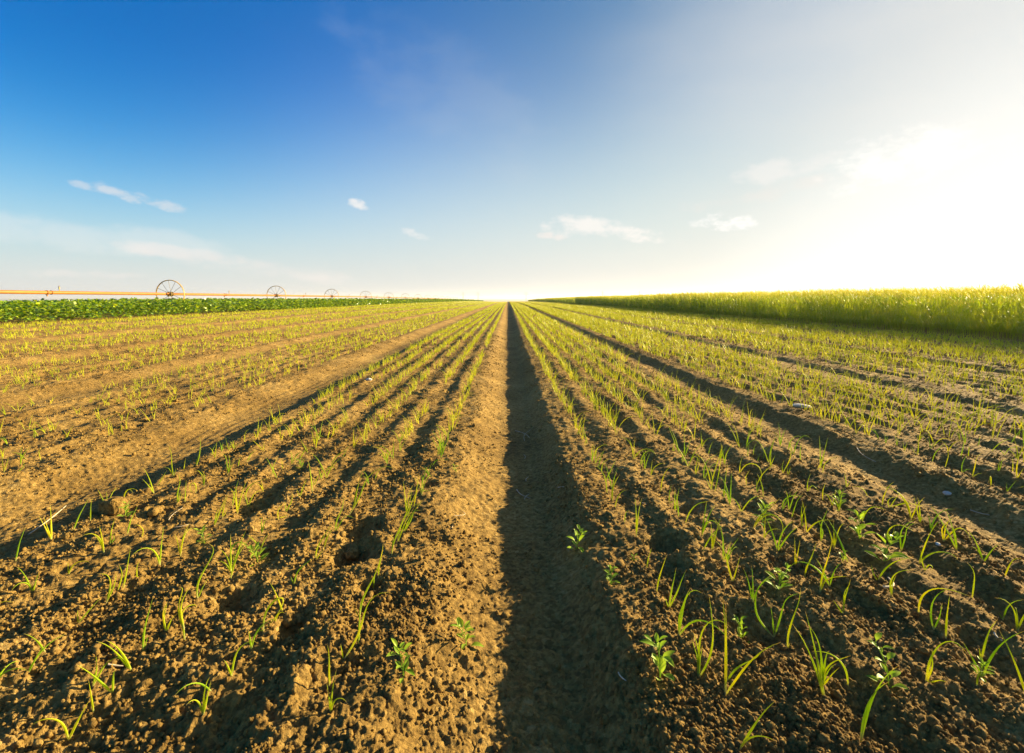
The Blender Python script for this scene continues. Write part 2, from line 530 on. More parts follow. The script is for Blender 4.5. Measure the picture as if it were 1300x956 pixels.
def radius_profile(r0, n):
    s = np.linspace(0, 1, n)
    pr = (0.75 + 0.45 * np.sin(np.clip(s * 1.6, 0, 1) * PI)) * (1 - s ** 2.6) + 0.10
    return r0[:, None] * pr[None, :]


ROWDEF = {}
for (x, sd, b, r) in ROWS:
    ROWDEF[(sd, b, r)] = x


def row_of(x, y):
    xs = x - float(wob(y))
    k = min(ROWS, key=lambda t: abs(t[0] - xs))
    return (k[1], k[2], k[3])


# leaves drawn after the photograph: per view (x0, y0, scale) and per plant the leaves as pixel lines
TR = {
 'A': (860, 560, .1692, ["60,610 90,530 150,465 245,450", "135,250 135,200 160,100|145,260 160,190 165,110", "200,290 195,220 215,150 310,85|205,300 240,200 310,145",
   "255,365 265,270 230,180|250,365 210,270", "280,375 310,250 330,110 335,20", "355,180 360,110 415,10|350,180 335,60 325,10",
   "465,245 470,170 490,110|468,245 500,175 570,155 625,190 640,260 600,370", "520,330 510,270 545,215", "597,378 590,280|600,378 625,330",
   "695,190 705,80|700,190 735,100", "645,135 650,80 680,40", "790,240 785,190 800,140|800,230 850,130 855,0|825,270 825,200|830,260 850,190",
   "925,150 920,90 930,0", "1050,215 1090,130 1108,60", "1090,235 1100,170 1150,130 1215,115", "975,380 975,310 1000,240|980,380 1010,325 1060,370",
   "1090,440 1090,370 1115,305", "785,520 790,450 840,410 910,405 950,430|785,525 845,400 850,370", "855,575 880,500 900,440 945,390",
   "930,640 930,520 940,460|932,640 935,560 968,480|930,640 950,612 968,630", "1078,750 1075,630 1130,505|1100,755 1095,680 1050,580",
   "565,660 600,580 680,510 780,420|570,650 630,560 710,530 780,570 810,660 800,700 720,760 710,800", "190,820 240,730 290,670 355,630",
   "885,945 880,720|890,945 920,740", "35,155 40,90 75,30|35,155 60,145 85,160", "570,100 575,50 595,10", "1270,345 1255,230|1272,345 1300,290"]),
 'B': (1080, 560, .1692, ["280,750 270,680 310,635 370,620 480,680|280,745 320,690 330,640", "378,825 370,700 390,640 490,580|382,825 410,720 420,640 500,605",
   "235,480 245,420 280,340 330,300", "290,500 275,450 310,420 340,420|300,510 330,440 375,385|310,520 360,475 420,460 500,480 570,490",
   "80,620 100,550 150,490 200,490 280,520", "695,750 680,650 720,610 780,570|700,745 710,650 740,590|710,745 760,680 810,640 850,650 890,700 907,765",
   "405,70 390,0|410,70 425,0", "500,110 510,40 500,-60|495,105 450,40", "600,60 590,0 585,-40|605,60 630,0", "612,150 630,90 680,40 720,5",
   "708,195 735,110 722,50", "825,120 850,20 850,-40", "832,235 835,170 875,95|835,230 870,210 915,215", "910,270 930,200 945,110 990,85|915,265 950,245 990,240",
   "1108,230 1130,180 1130,145 1185,128|1105,225 1095,205|1108,230 1110,170 1130,145", "1245,285 1245,180 1275,60 1300,45|1250,285 1285,220 1300,200",
   "1172,378 1170,310|1180,370 1220,320 1250,290", "1155,100 1190,50 1290,40|1130,90 1110,50", "260,20 258,-60|262,20 280,-40", "345,35 340,-20 330,-60|350,35 360,-30", "955,35 965,0 970,-40"]),
 'C': (860, 700, .1778, ["395,215 360,100 340,0 290,-70 250,-90|395,215 450,30", "910,190 915,125 960,40 994,-69", "1018,290 1030,180 1085,20 1108,-93|1020,270 1050,205 1120,180 1225,180",
   "1185,445 1190,350 1237,200|1175,420 1110,345|1160,400 1190,290 1235,230", "690,610 680,480 665,385|700,580 740,460 760,350 800,310 900,295|670,560 565,480 550,400 560,280 610,200 700,155",
   "787,695 785,600 830,460 875,350 880,260|790,695 803,655", "345,935 400,850 480,795 560,770 608,710",
   "150,900 145,760 100,620|150,900 150,700 115,570|155,900 160,780 180,670|155,900 230,780 260,620 245,450 225,310|155,880 155,640 180,540 240,475 310,470 385,545",
   "10,600 10,470 60,320 90,265|25,620 40,400 75,290 110,262 150,265 180,300|25,600 60,530 130,485 220,495 310,560 385,640",
   "1035,960 1045,860 1100,790 1237,745|1060,960 1110,870 1155,830", "1220,960 1210,850 1150,760 1070,715 960,712"]),
 'K': (760, 730, .1538, ["580,270 600,130 630,0 640,-60|590,260 650,140 700,0 725,-45|575,260 545,180", "480,130 490,60 505,0 562,-165", "397,-65 410,-140 439,-225"]),
 'I': (1080, 660, .2196, ["155,350 190,290 250,240 365,212|150,350 130,310 120,262", "235,440 225,370 250,310 300,290 368,290|242,445 240,370 262,320",
   "430,290 412,240 405,175|430,290 450,255 480,270 460,295", "702,450 718,330 710,280 670,245", "392,545 395,460 440,405 520,388 590,405 700,445",
   "480,630 460,560 470,470 520,410 570,400|485,625 515,560 530,480", "550,685 555,560 573,430",
   "435,940 450,830 490,740 550,690 610,690 650,720 677,780|450,940 475,850 470,740|470,940 520,925 560,940", "755,805 780,700 810,620 850,575|745,800 742,740",
   "880,575 900,510 940,470 1000,462|875,570 855,535", "730,960 735,890 770,870 830,905", "890,325 915,265 945,220 990,225"]),
 'F': (200, 560, .1692, ["120,270 105,180 105,90 80,25|120,270 140,200|115,255 85,200 30,195", "290,190 315,110 325,0 310,-40|290,185 290,150 320,80", "195,220 210,130",
   "0,330 40,270 70,220", "145,470 150,380 175,290 150,235|155,470 175,370|150,470 190,390", "205,455 210,360 215,290", "285,385 295,330 265,300 235,330 245,380 280,410",
   "345,340 340,260 300,210 265,240|350,335 355,260 330,215", "525,245 520,160 510,100 450,88|535,245 545,150 525,95|540,240 580,130", "605,190 615,130 645,110",
   "670,155 700,95 745,60", "795,70 800,0|795,70 760,35 700,-20", "535,70 515,0 510,-30|540,65 560,0", "405,110 415,60 450,0", "860,255 870,180 905,115", "940,215 930,130",
   "1005,170 1010,90 970,75|1010,170 1050,90 1140,60", "560,490 575,400 610,280", "485,575 495,500 530,390|510,550 530,500", "655,435 665,370 700,320 860,270",
   "780,690 780,560|795,690 805,590 860,570|800,690 800,630", "905,590 900,520 950,455|910,590 940,570 970,600 975,630", "965,530 955,450|985,500 1010,440 1010,385",
   "1065,425 1045,355|1070,425 1090,350 1125,265", "1175,330 1210,250 1240,215|1170,330 1165,280", "550,925 545,820 570,760 630,745 680,790 710,850|555,920 590,790",
   "595,870 610,800 640,720 665,670", "1185,890 1190,810 1230,740 1290,650 1320,590|1190,870 1260,790"]),
 'G': (200, 700, .1778, ["285,335 275,250 320,150 390,40 418,-35 362,-59|288,330 320,260 365,185", "195,640 185,540 150,450 140,400 170,300 205,245 180,230 150,260|190,560 160,450 175,340 245,230|190,550 165,440 200,390 290,372 275,405",
   "55,570 35,430 75,350|60,560 100,480 140,445", "755,565 750,490 770,410 840,330 920,300 910,370 860,450 765,565|765,575 740,650 685,710",
   "975,235 990,150 1060,85 1130,40|975,230 950,180", "1225,960 1225,740 1213,660|1235,960 1235,890"]),
 'H': (400, 700, .1846, ["195,740 175,635|195,740 280,620 325,500 340,400 380,310 440,275 510,265 530,290", "305,450 255,360|315,450 320,330 370,240 430,130 460,0",
   "402,265 405,180 430,110", "438,180 435,120 460,20 470,-60"]),
 'E': (420, 560, .1692, ["455,855 460,780 500,690 560,560 620,480|455,850 465,760 455,680", "500,760 510,660 570,540 600,430 610,330|490,740 560,600 625,500", "540,690 600,560 690,440|550,680 600,600 625,520 680,520",
   "620,500 640,390 655,280 660,240|625,490 690,440", "680,370 685,310 720,200 740,180|690,300 680,250|685,372 720,380 750,400", "800,110 815,0 830,-60|805,100 850,20 870,-20", "760,185 790,140 890,140",
   "30,680 40,600 90,500 100,410|40,640 110,550 180,580", "130,560 180,490 180,400 235,240 240,200|140,550 190,470 240,380 250,280 330,220 410,175 460,175 480,220", "0,180 40,110 110,70 150,20|90,120 130,40", "330,290 345,240 390,190", "180,470 190,400 215,300"]),
 'D': (640, 560, .1692, ["605,30 610,0 615,-40", "660,110 655,70 670,10|665,150 690,60 740,25 790,30", "705,200 720,140 750,70", "730,235 735,170 780,130 820,140", "760,300 800,220 845,125",
   "810,455 805,380 830,300 870,250|812,440 815,350 860,260", "830,500 850,420 890,370 930,365", "903,605 910,540 930,515 940,540", "975,100 975,20 985,-30|980,95 1030,105",
   "1020,185 1035,110 1080,65 1120,75 1145,110|1025,185 1080,80", "1100,260 1105,200 1112,140|1103,255 1120,200 1170,165 1220,165", "1175,375 1185,290 1220,210 1260,185",
   "1237,460 1240,390 1257,320|1240,465 1285,445", "1265,80 1275,0|1270,85 1300,40"]),
 'J': (0, 560, .3245, ["60,470 75,400 100,335", "285,350 310,290 350,220", "497,365 510,310 540,250",
   "430,405 435,350 450,300|437,435 448,380 440,360", "555,375 562,345 540,325 520,330", "415,630 435,560 425,520 380,518|420,630 450,560 455,510", "460,585 480,520 465,480",
   "482,575 500,480 512,410", "535,540 535,490 545,465|535,540 547,555", "305,710 303,660|315,715 350,660 400,605", "557,825 565,730 600,605|560,825 580,760",
   "650,745 640,690 655,630|650,745 675,690", "360,960 380,890 375,835|365,940 410,870 460,840 490,860", "15,120 5,50|20,125 35,60", "55,130 95,100 92,75", "160,75 150,40 170,20"]),
}

seedlings = []       # dicts: base (3), leaves [(P,N,R)], row key, height px


def view_normal(base, tw):
    d = np.array([base[0], base[1]]); d /= np.linalg.norm(d)
    c, s = math.cos(tw), math.sin(tw)
    d = np.array([d[0] * c - d[1] * s, d[0] * s + d[1] * c])
    return np.array([d[0], d[1], 0.0])


for key, (ox, oy, sc, plants) in TR.items():
    for p in plants:
        leaves = [[tuple(map(float, q.split(','))) for q in lf.split()] for lf in p.split('|')]
        b0 = leaves[0][0]
        base = ground_at(ox + b0[0] * sc, oy + b0[1] * sc)
        base[2] -= 0.002
        out = []
        bend = 0.0
        for lf in leaves:
            nrm = view_normal(base, random.uniform(-0.45, 0.45))
            pts = []
            for k, (a, b) in enumerate(lf):
                d = pix_dir(ox + a * sc, oy + b * sc)
                t = np.dot(base - CPOS, nrm) / np.dot(d, nrm)
                pts.append(CPOS + d * t)
            pts = np.array(pts)
            # every leaf leaves the same neck unless it starts clearly elsewhere
            if np.linalg.norm(pts[0] - base) < 0.02:
                pts[0] = base
            P = resample(pts, 14)
            gz = height(P[:, 0], P[:, 1]) + 0.002
            P[1:, 2] = np.maximum(P[1:, 2], gz[1:])
            Ln = np.sum(np.linalg.norm(np.diff(P, axis=0), axis=1))
            bend = max(bend, Ln / (np.linalg.norm(P[-1] - P[0]) + 1e-6))
            r0 = np.clip(0.0008 + 0.007 * Ln, 0.0009, 0.0016)
            r0 = max(r0, 0.00055 * base[1])
            out.append((P, nrm, r0, Ln))
        seedlings.append(dict(base=base, leaves=out, bend=bend, row=row_of(base[0], base[1]), traced=True))


def make_leaves(base, size, nl):
    out = []; bend = 0
    for k in range(nl):
        L = size * random.uniform(0.55, 1.1)
        az = random.uniform(0, 2 * PI)
        t0 = random.uniform(0.02, 0.5)
        bd = random.choice([random.uniform(0.0, 0.5), random.uniform(0.3, 1.1), random.uniform(1.4, 2.6)])
        P, N = leaf_curves(base[None], np.array([az]), np.array([L]), np.array([t0]), np.array([bd]), 12, random.uniform(1.2, 3))
        bend = max(bend, bd)
        r0 = max(np.clip(0.0008 + 0.007 * L, 0.0009, 0.0016), 0.0005 * base[1])
        out.append((P[0], N[0], r0, L))
    return out, (1.0 + (bend > 1.3) * 0.4)


# candidate positions along every row
cand = []
for (x, sd, b, r) in ROWS:
    y = 0.66
    dens = random.uniform(0.8, 1.15)
    while y < 175:
        step = (0.050 if y < 14 else 0.075 if y < 40 else 0.13) / dens
        if y < 3: step = 0.062 / dens
        y += step * random.uniform(0.35, 1.75)
        cand.append((x, y, sd, b, r))
cx = np.array([c[0] for c in cand]); cy = np.array([c[1] for c in cand])
cx = cx + wob(cy) + RNG.normal(0, 0.011, len(cx))
gap = perlin(cx / 0.2, cy / 0.5, 61)
ok = (gap > -0.42) & ((cx > -1.5) | (RNG.random(len(cx)) < 0.62)) & (cy > np.abs(cx) * 0.80 - 0.2)
ppx, ppy = project(np.stack([cx, cy, np.zeros_like(cx)], -1))
inframe = (ppx > -20) & (ppx < 1320) & (ppy < 985)
# where the photograph's own seedlings were drawn, no others
covered = (ppy > 562) & (ppy < 870) & inframe
tb = np.array([q['base'][:2] for q in seedlings])
dmin = np.array([np.min(np.hypot(tb[:, 0] - a_, tb[:, 1] - b_)) if c_ else 9.0 for a_, b_, c_ in zip(cx, cy, covered)])
extra = covered & (dmin > 0.035) & (RNG.random(len(cx)) < np.where(ppx < 640, np.where(ppy < 720, 0.95, 0.8), np.where(ppy < 720, 0.75, 0.5)))
ok &= (~covered) | extra
# the far left rows stop at the potatoes; nearest band below the photo's cut-off is kept thin
ok &= ~((ppy >= 870) & (RNG.random(len(cx)) < 0.15))
ids = np.where(ok)[0]
near_ids = [i for i in ids[np.argsort(cy[ids])] if inframe[i]]
n_ind = 300 - len(seedlings)
chosen = near_ids[:n_ind]
chosen_set = set(chosen)
for i in chosen:
    b = np.array([cx[i], cy[i], h1(cx[i], cy[i]) - 0.002])
    lv, bend = make_leaves(b, random.uniform(0.07, 0.13) * (1.25 if cx[i] > 0 else 1.0 if cx[i] > -1.5 else 0.85), random.choice([1, 2, 2, 2, 3, 3]))
    seedlings.append(dict(base=b, leaves=lv, bend=bend, row=cand[i][2:], traced=False))
print('seedlings traced+chosen', len(seedlings), 'candidates', len(ids))

ORD = ['nearest', 'second nearest', 'third nearest', 'fourth nearest', 'fifth nearest', 'sixth nearest', 'seventh nearest', 'eighth nearest', 'ninth nearest', 'tenth nearest', 'eleventh nearest', 'twelfth nearest']
ROWN = ['first', 'second', 'third', 'fourth', 'fifth', 'sixth']
BEDN = {1: '', 2: 'of second bed ', 3: 'of third bed ', 4: 'of fourth bed ', 5: 'of fifth bed ', 6: 'of sixth bed '}
NUM = {1: 'single-leaved', 2: 'two-leaved', 3: 'three-leaved', 4: 'four-leaved', 5: 'five-leaved'}
byrow = {}
for s in seedlings:
    byrow.setdefault(tuple(s['row']), []).append(s)


def word(n):
    tens = ['', '', 'twenty', 'thirty', 'forty']
    ones = ['', 'first', 'second', 'third', 'fourth', 'fifth', 'sixth', 'seventh', 'eighth', 'ninth', 'tenth', 'eleventh', 'twelfth', 'thirteenth', 'fourteenth',
            'fifteenth', 'sixteenth', 'seventeenth', 'eighteenth', 'nineteenth']
    if n < 20: return ones[n]
    if n % 10 == 0: return {20: 'twentieth', 30: 'thirtieth', 40: 'fortieth'}[n]
    return tens[n // 10] + '-' + ones[n % 10]


for rk, lst in byrow.items():
    lst.sort(key=lambda s: s['base'][1])
    for k, s in enumerate(lst):
        nl = min(5, len(s['leaves']))
        Lm = max(l[3] for l in s['leaves'])
        look = 'arching ' if s['bend'] > 1.12 else ('tall upright ' if Lm > 0.10 else 'short upright ')
        o = 'nearest' if k == 0 else word(k + 1) + ' nearest'
        bed = {1: '', 2: 'second bed ', 3: 'third bed ', 4: 'fourth bed ', 5: 'fifth bed ', 6: 'sixth bed '}[rk[1]]
        rown = ROWN[rk[2] - 1]
        if rk[1] == 1:
            s['label'] = '%s%s onion seedling, %s in %s row %s of shaded track' % (look, NUM[nl], o, rown, rk[0])
        else:
            s['label'] = '%s%s onion seedling, %s in %s row of %s%s of track' % (look, NUM[nl], o, rown, bed, rk[0])
for s in seedlings:
    parts = []; ts = []
    for (P, N, r0, L) in s['leaves']:
        n = len(P)
        Rp = radius_profile(np.array([r0]), n)
        V, F = tubes(P[None] - s['base'], Rp, np.asarray(N)[None], 6)
        parts.append((V, F)); ts.append(along(1, n, 6))
    V, F = merge(parts)
    o = fast_mesh('onion_seedling', V, F, M_ONION, smooth=True)
    set_along(o, np.concatenate(ts))
    o.location = s['base']
    tag(o, s['label'], 'onion seedling', 'onion seedlings in rows')

# all the other seedlings: nobody could count them
rest = np.array([i for i in ids if i not in chosen_set and (inframe[i] or (cy[i] < 60 and abs(cx[i]) < cy[i] * 1.25 + 0.3 and ppy[i] < 1100))])
rx, ry = cx[rest], cy[rest]
parts = []; ts = []


def stuff_leaves(sel, per, n, sides, size, rmin):
    x = np.repeat(rx[sel], per); y = np.repeat(ry[sel], per)
    x = x + RNG.normal(0, 0.004, len(x)); y = y + RNG.normal(0, 0.012, len(y))
    K = len(x)
    base = np.stack([x, y, height(x, y, np.full(K, 0.02)) - 0.002], -1)
    L = size * (0.5 + 0.6 * RNG.random(K)) * np.where(x > 0, 1.45, np.where(x > -1.5, 1.05, 0.9))
    c = RNG.random(K)
    bd = np.where(c < 0.4, 0.5 * RNG.random(K), np.where(c < 0.72, 0.3 + 0.8 * RNG.random(K), 1.2 + 1.3 * RNG.random(K)))
    P, N = leaf_curves(base, RNG.random(K) * 2 * PI, L, 0.02 + 0.45 * RNG.random(K), bd, n, 1.8)
    r0 = np.maximum(0.0014, rmin * y)
    parts.append(tubes(P, radius_profile(r0, n), N, sides)); ts.append(along(K, n, sides))


d = ry
stuff_leaves(d < 9, 3, 7, 4, 0.11, 0.00034)
stuff_leaves((d >= 9) & (d < 30), 3, 5, 3, 0.11, 0.00030)
stuff_leaves((d >= 30) & (d < 80), 3, 4, 3, 0.12, 0.00033)
stuff_leaves(d >= 80, 3, 3, 3, 0.13, 0.00030)
V, F = merge(parts)
print('rest seedlings', len(rest), 'faces', len(F))
onions = fast_mesh('onion_seedlings', V, F, M_ONIONS, smooth=True)
set_along(onions, np.concatenate(ts))
tag(onions, 'countless small onion seedlings in thin rows running to the horizon', 'onion seedlings', kind='stuff')


# ------------------------------------------------------------------ broad-leaved weeds
def oval_leaf(p0, dirv, up, L, w, curl):
    n = 7
    s = np.linspace(0, 1, n)
    prof = np.sin(np.clip(s, 0, 1) * PI) ** 0.75 * w
    side = np.cross(dirv, up); side /= np.linalg.norm(side)
    upn = np.cross(side, dirv)
    V = []
    for k in range(n):
        c = p0 + dirv * L * s[k] + upn * (-curl * L * s[k] ** 2)
        for q in (-1, -0.5, 0, 0.5, 1):
            V.append(c + side * q * prof[k] + upn * (abs(q) * prof[k] * 0.45))
    V = np.array(V)
    idx = np.arange(n * 5).reshape(n, 5)
    F = np.stack([idx[:-1, :-1], idx[:-1, 1:], idx[1:, 1:], idx[1:, :-1]], -1).reshape(-1, 4)
    return V, F


def weed(px, py, hpx, label, lean=0.45, leaf=0.28):
    base = ground_at(px, py)
    dist = np.linalg.norm(base - CPOS)
    H = hpx / FPX * dist
    root = bpy.data.objects.new('weed', None); link(root); root.location = base
    tag(root, label, 'weed', 'broad-leaved weeds among the onions')
    az = random.uniform(0, 6.28)
    P, N = leaf_curves(np.zeros((1, 3)), np.array([az]), np.array([H]), np.array([0.05]), np.array([lean * 2]), 9)
    P[0, 0, 2] -= 0.003
    V, F = tubes(P, np.linspace(1, 0.5, 9)[None] * max(0.0011, 0.012 * H), N, 6)
    fast_mesh('stem', V, F, M_WEED, root, True)
    parts = []
    nn = 3 if H < 0.03 else 7
    for k in range(nn):
        t = (k + 0.6) / nn
        c = P[0, int(t * 8)]
        for sgn in (0, PI):
            a = az + 1.3 * k + sgn + random.uniform(-0.4, 0.4)
            el = random.uniform(0.15, 0.9) + 0.35 * t
            dv = np.array([math.cos(a) * math.cos(el), math.sin(a) * math.cos(el), math.sin(el)])
            L = H * leaf * random.uniform(0.8, 1.4) * (1.2 - 0.4 * t) + 0.002
            # short stalk, then the blade
            st = c + dv * L * 0.5
            Vs = np.linspace(0, 1, 4)[None, :, None] * (st - c)[None, None, :] + c
            nrm = np.cross(dv, [0, 0, 1.0]); nrm /= np.linalg.norm(nrm)
            parts.append(tubes(Vs, np.full((1, 4), 0.0007), nrm[None], 4))
            parts.append(oval_leaf(st, dv, np.array([0, 0, 1.0]), L * 1.3, L * random.uniform(0.28, 0.38), random.uniform(0.0, 0.6)))
    V, F = merge(parts)
    fast_mesh('leaves', V, F, M_WEED, root, True)


for w in [(838, 862, 58, 'largest leafy weed, at the lower right edge of shaded track'),
          (512, 858, 46, 'pale leafy weed in the lit soil left of shaded track'),
          (592, 820, 26, 'thin small weed on lit bank left of shaded track'),
          (732, 697, 22, 'weed with four bright leaves growing inside the shaded track'),
          (776, 741, 16, 'small weed on the very edge of shaded track'),
          (1128, 872, 42, 'big broad-leaved weed among onions at lower right'),
          (1122, 712, 28, 'tall branching weed in fifth row right of shaded track', .25),
          (1091, 683, 24, 'bushy weed touching an arching onion in fifth row right'),
          (942, 812, 18, 'small two-winged weed between first and second rows right'),
          (968, 664, 24, 'weed under a long arching onion leaf, third row right'),
          (1064, 646, 16, 'bright spreading weed in fourth row right of shaded track'),
          (1070, 714, 11, 'tiny weed left of the tall branching weed'),
          (159, 659, 14, 'low weed near large pale clod, left bed'),
          (259, 689, 14, 'weed standing in a shadow between left rows'),
          (327, 714, 20, 'dark-leaved weed beside an arching onion, left bed'),
          (804, 712, 7, 'tiny round weed on soil just right of shaded track'),
          (1243, 862, 14, 'small weed near the lower right corner'),
          (579, 599, 9, 'tiny weed on the lit bank above a small pit'),
          (383, 594, 10, 'flat weed in the third row left of shaded track'),
          (988, 748, 26, 'yellowish weed right of a long curved onion leaf')]:
    weed(w[0], w[1], w[2], w[3], leaf=0.24 if w[2] < 30 else 0.13)


# ------------------------------------------------------------------ clods, stones, straw
def lump(name, px, py, wpx, label, cat, mat, group=None, flat=0.7, sq=0.0):
    base = ground_at(px, py)
    r = wpx / 2 / FPX * np.linalg.norm(base - CPOS)
    import bmesh
    bm = bmesh.new(); bmesh.ops.create_icosphere(bm, subdivisions=4, radius=1)
    co = np.array([v.co[:] for v in bm.verts])
    if sq:
        co = np.sign(co) * np.abs(co) ** (1 - sq)
        co /= np.abs(co).max()
    k = random.uniform(0, 90)
    f = 1 + 0.20 * perlin(co[:, 0] * 1.3 + k, co[:, 1] * 1.3 + co[:, 2], 3) + 0.10 * perlin(co[:, 0] * 4 + k, co[:, 2] * 4 + co[:, 1] * 3, 4) + 0.05 * perlin(co[:, 0] * 11, co[:, 2] * 11 + co[:, 1] * 9 + k, 5)
    co = co * f[:, None] * r * np.array([1, 0.85, flat])
    for v, c in zip(bm.verts, co): v.co = c
    me = bpy.data.meshes.new(name); bm.to_mesh(me); bm.free()
    me.materials.append(mat)
    for p in me.polygons: p.use_smooth = True
    o = link(bpy.data.objects.new(name, me))
    o.location = base + np.array([0, 0, r * flat * 0.45]); o.rotation_euler = (0.1, 0.15, random.uniform(0, 3))
    tag(o, label, cat, group)
    return o


lump('soil_clod', 145, 648, 21, 'large square lit soil clod beside the left wheel track', 'clod', M_SOIL, None, 0.8, 0.45)
lump('soil_clod', 197, 652, 13, 'smaller clod just right of the large square clod', 'clod', M_SOIL)
lump('soil_clod', 447, 706, 17, 'round clod sitting in a dark pit, left bed', 'clod', M_SOIL)
lump('soil_clod', 366, 793, 12, 'clod in shadow beside a looped onion leaf', 'clod', M_SOIL)
lump('pale_stone', 1018, 517, 20, 'long flat whitish stone beside the right wheel track', 'stone', M_PALE, None, 0.25)
lump('pale_stone', 1190, 692, 5, 'small white stone among onions at right', 'stone', M_PALE, None, 0.7)
lump('pale_stone', 1202, 627, 6, 'small pale stone on the bank of the right wheel track', 'stone', M_PALE, None, 0.6)
lump('pale_stone', 468, 483, 8, 'pale stone in left bed far down the rows', 'stone', M_PALE, None, 0.5)


def straw(x0, y0, x1, y1, label, rr=0.0011, sag=0.1):
    a = ground_at(x0, y0); b = ground_at(x1, y1)
    n = 10
    t = np.linspace(0, 1, n)[:, None]
    P = a + (b - a) * t
    side = np.cross(b - a, [0, 0, 1.0]); Lr = np.linalg.norm(b - a)
    side /= np.linalg.norm(side) + 1e-9
    P = P + side * (np.sin(t * PI) * sag * Lr * random.choice([-1, 1]))
    gz = height(P[:, 0], P[:, 1])
    line = np.linspace(gz[0], gz[-1], n)
    P[:, 2] = line + max(0, (gz - line).max() * 0.6) + rr
    nn = np.array([0, 0, 1.0])
    V, F = tubes(P[None] - a, np.linspace(1, 0.6, n)[None] * rr, nn[None], 6)
    o = fast_mesh('dry_straw', V, F, M_STRAW, smooth=True); o.location = a
    tag(o, label, 'straw', 'dry straw pieces on the soil')


straw(36, 680, 84, 644, 'longest dry stalk lying beside the left wheel track', 0.0022, 0.02)
straw(656, 622, 673, 633, 'forked bit of straw in the middle of shaded track', 0.0016)
straw(666, 635, 672, 628, 'short straw across the forked bit in shaded track', 0.0012)
straw(666, 583, 665, 578, 'upright-looking white straw scrap high in shaded track', 0.0013)
straw(668, 611, 671, 606, 'small white straw just above the forked bit', 0.0013)
straw(708, 620, 716, 619, 'white scrap near right edge of shaded track', 0.0014)
straw(654, 547, 672, 556, 'straw tuft piece lying across the far shaded track', 0.0014)
straw(666, 560, 674, 546, 'crossing straw of the far tuft in shaded track', 0.0012)
straw(577, 656, 588, 650, 'pale crooked straw on the lit bank', 0.0012, .3)
straw(571, 672, 575, 667, 'short pale straw below the crooked one on lit bank', 0.0012)
straw(223, 671, 240, 667, 'pale straw between left rows near a shadow', 0.0012)
straw(214, 662, 232, 645, 'dry twig leaning on a dark groove in left bed', 0.0012)
straw(138, 847, 157, 849, 'white dry root end near the lower left', 0.0022, 0.03)
straw(1088, 569, 1112, 587, 'pale twig on the left bank of right wheel track', 0.0016)
straw(1232, 647, 1256, 655, 'long faint straw along the right wheel track floor', 0.0016)
straw(1115, 747, 1127, 735, 'thick curled pale scrap near the big weed at right', 0.003, 0.2)
straw(785, 855, 795, 866, 'brown stalk at the bottom edge of shaded track', 0.0014)
straw(1262, 806, 1272, 815, 'pale straw near the lower right corner', 0.0018)
straw(815, 640, 821, 642, 'tiny pale straw in the lit soil right of track', 0.0012)


# ------------------------------------------------------------------ potato crop (left) and barley (right)
def blades(C, az, el, L, w, droop, roll):
    """pointed oval leaves of 2x2 quads, batch"""
    K = len(C)
    d = np.stack([np.cos(az) * np.cos(el), np.sin(az) * np.cos(el), np.sin(el)], -1)
    up = np.array([0, 0, 1.0])
    s = np.cross(d, up); s /= np.linalg.norm(s, axis=1, keepdims=True) + 1e-9
    n = np.cross(s, d)
    s = s * np.cos(roll)[:, None] + n * np.sin(roll)[:, None]
    n = np.cross(s, d)
    p0 = C
    p1 = C + d * (L * 0.5)[:, None]
    p2 = C + d * L[:, None] - n * 0 - up * (droop * L)[:, None]
    e = s * (w * 0.5)[:, None]
    cup = n * (w * 0.18)[:, None]
    q1 = C + d * (L * 0.42)[:, None]
    V = np.stack([p0, q1 - e + cup, p1, q1 + e + cup, p2], 1)
    i = (np.arange(K) * 5)[:, None]
    F = np.concatenate([i + np.array([[0, 1, 2, 3]]), i + np.array([[1, 4, 3, 2]])], 0)
    # second face split so that the cup shows: (1,4,2) and (2,4,3) as triangles folded into one quad
    return V.reshape(-1, 3), F


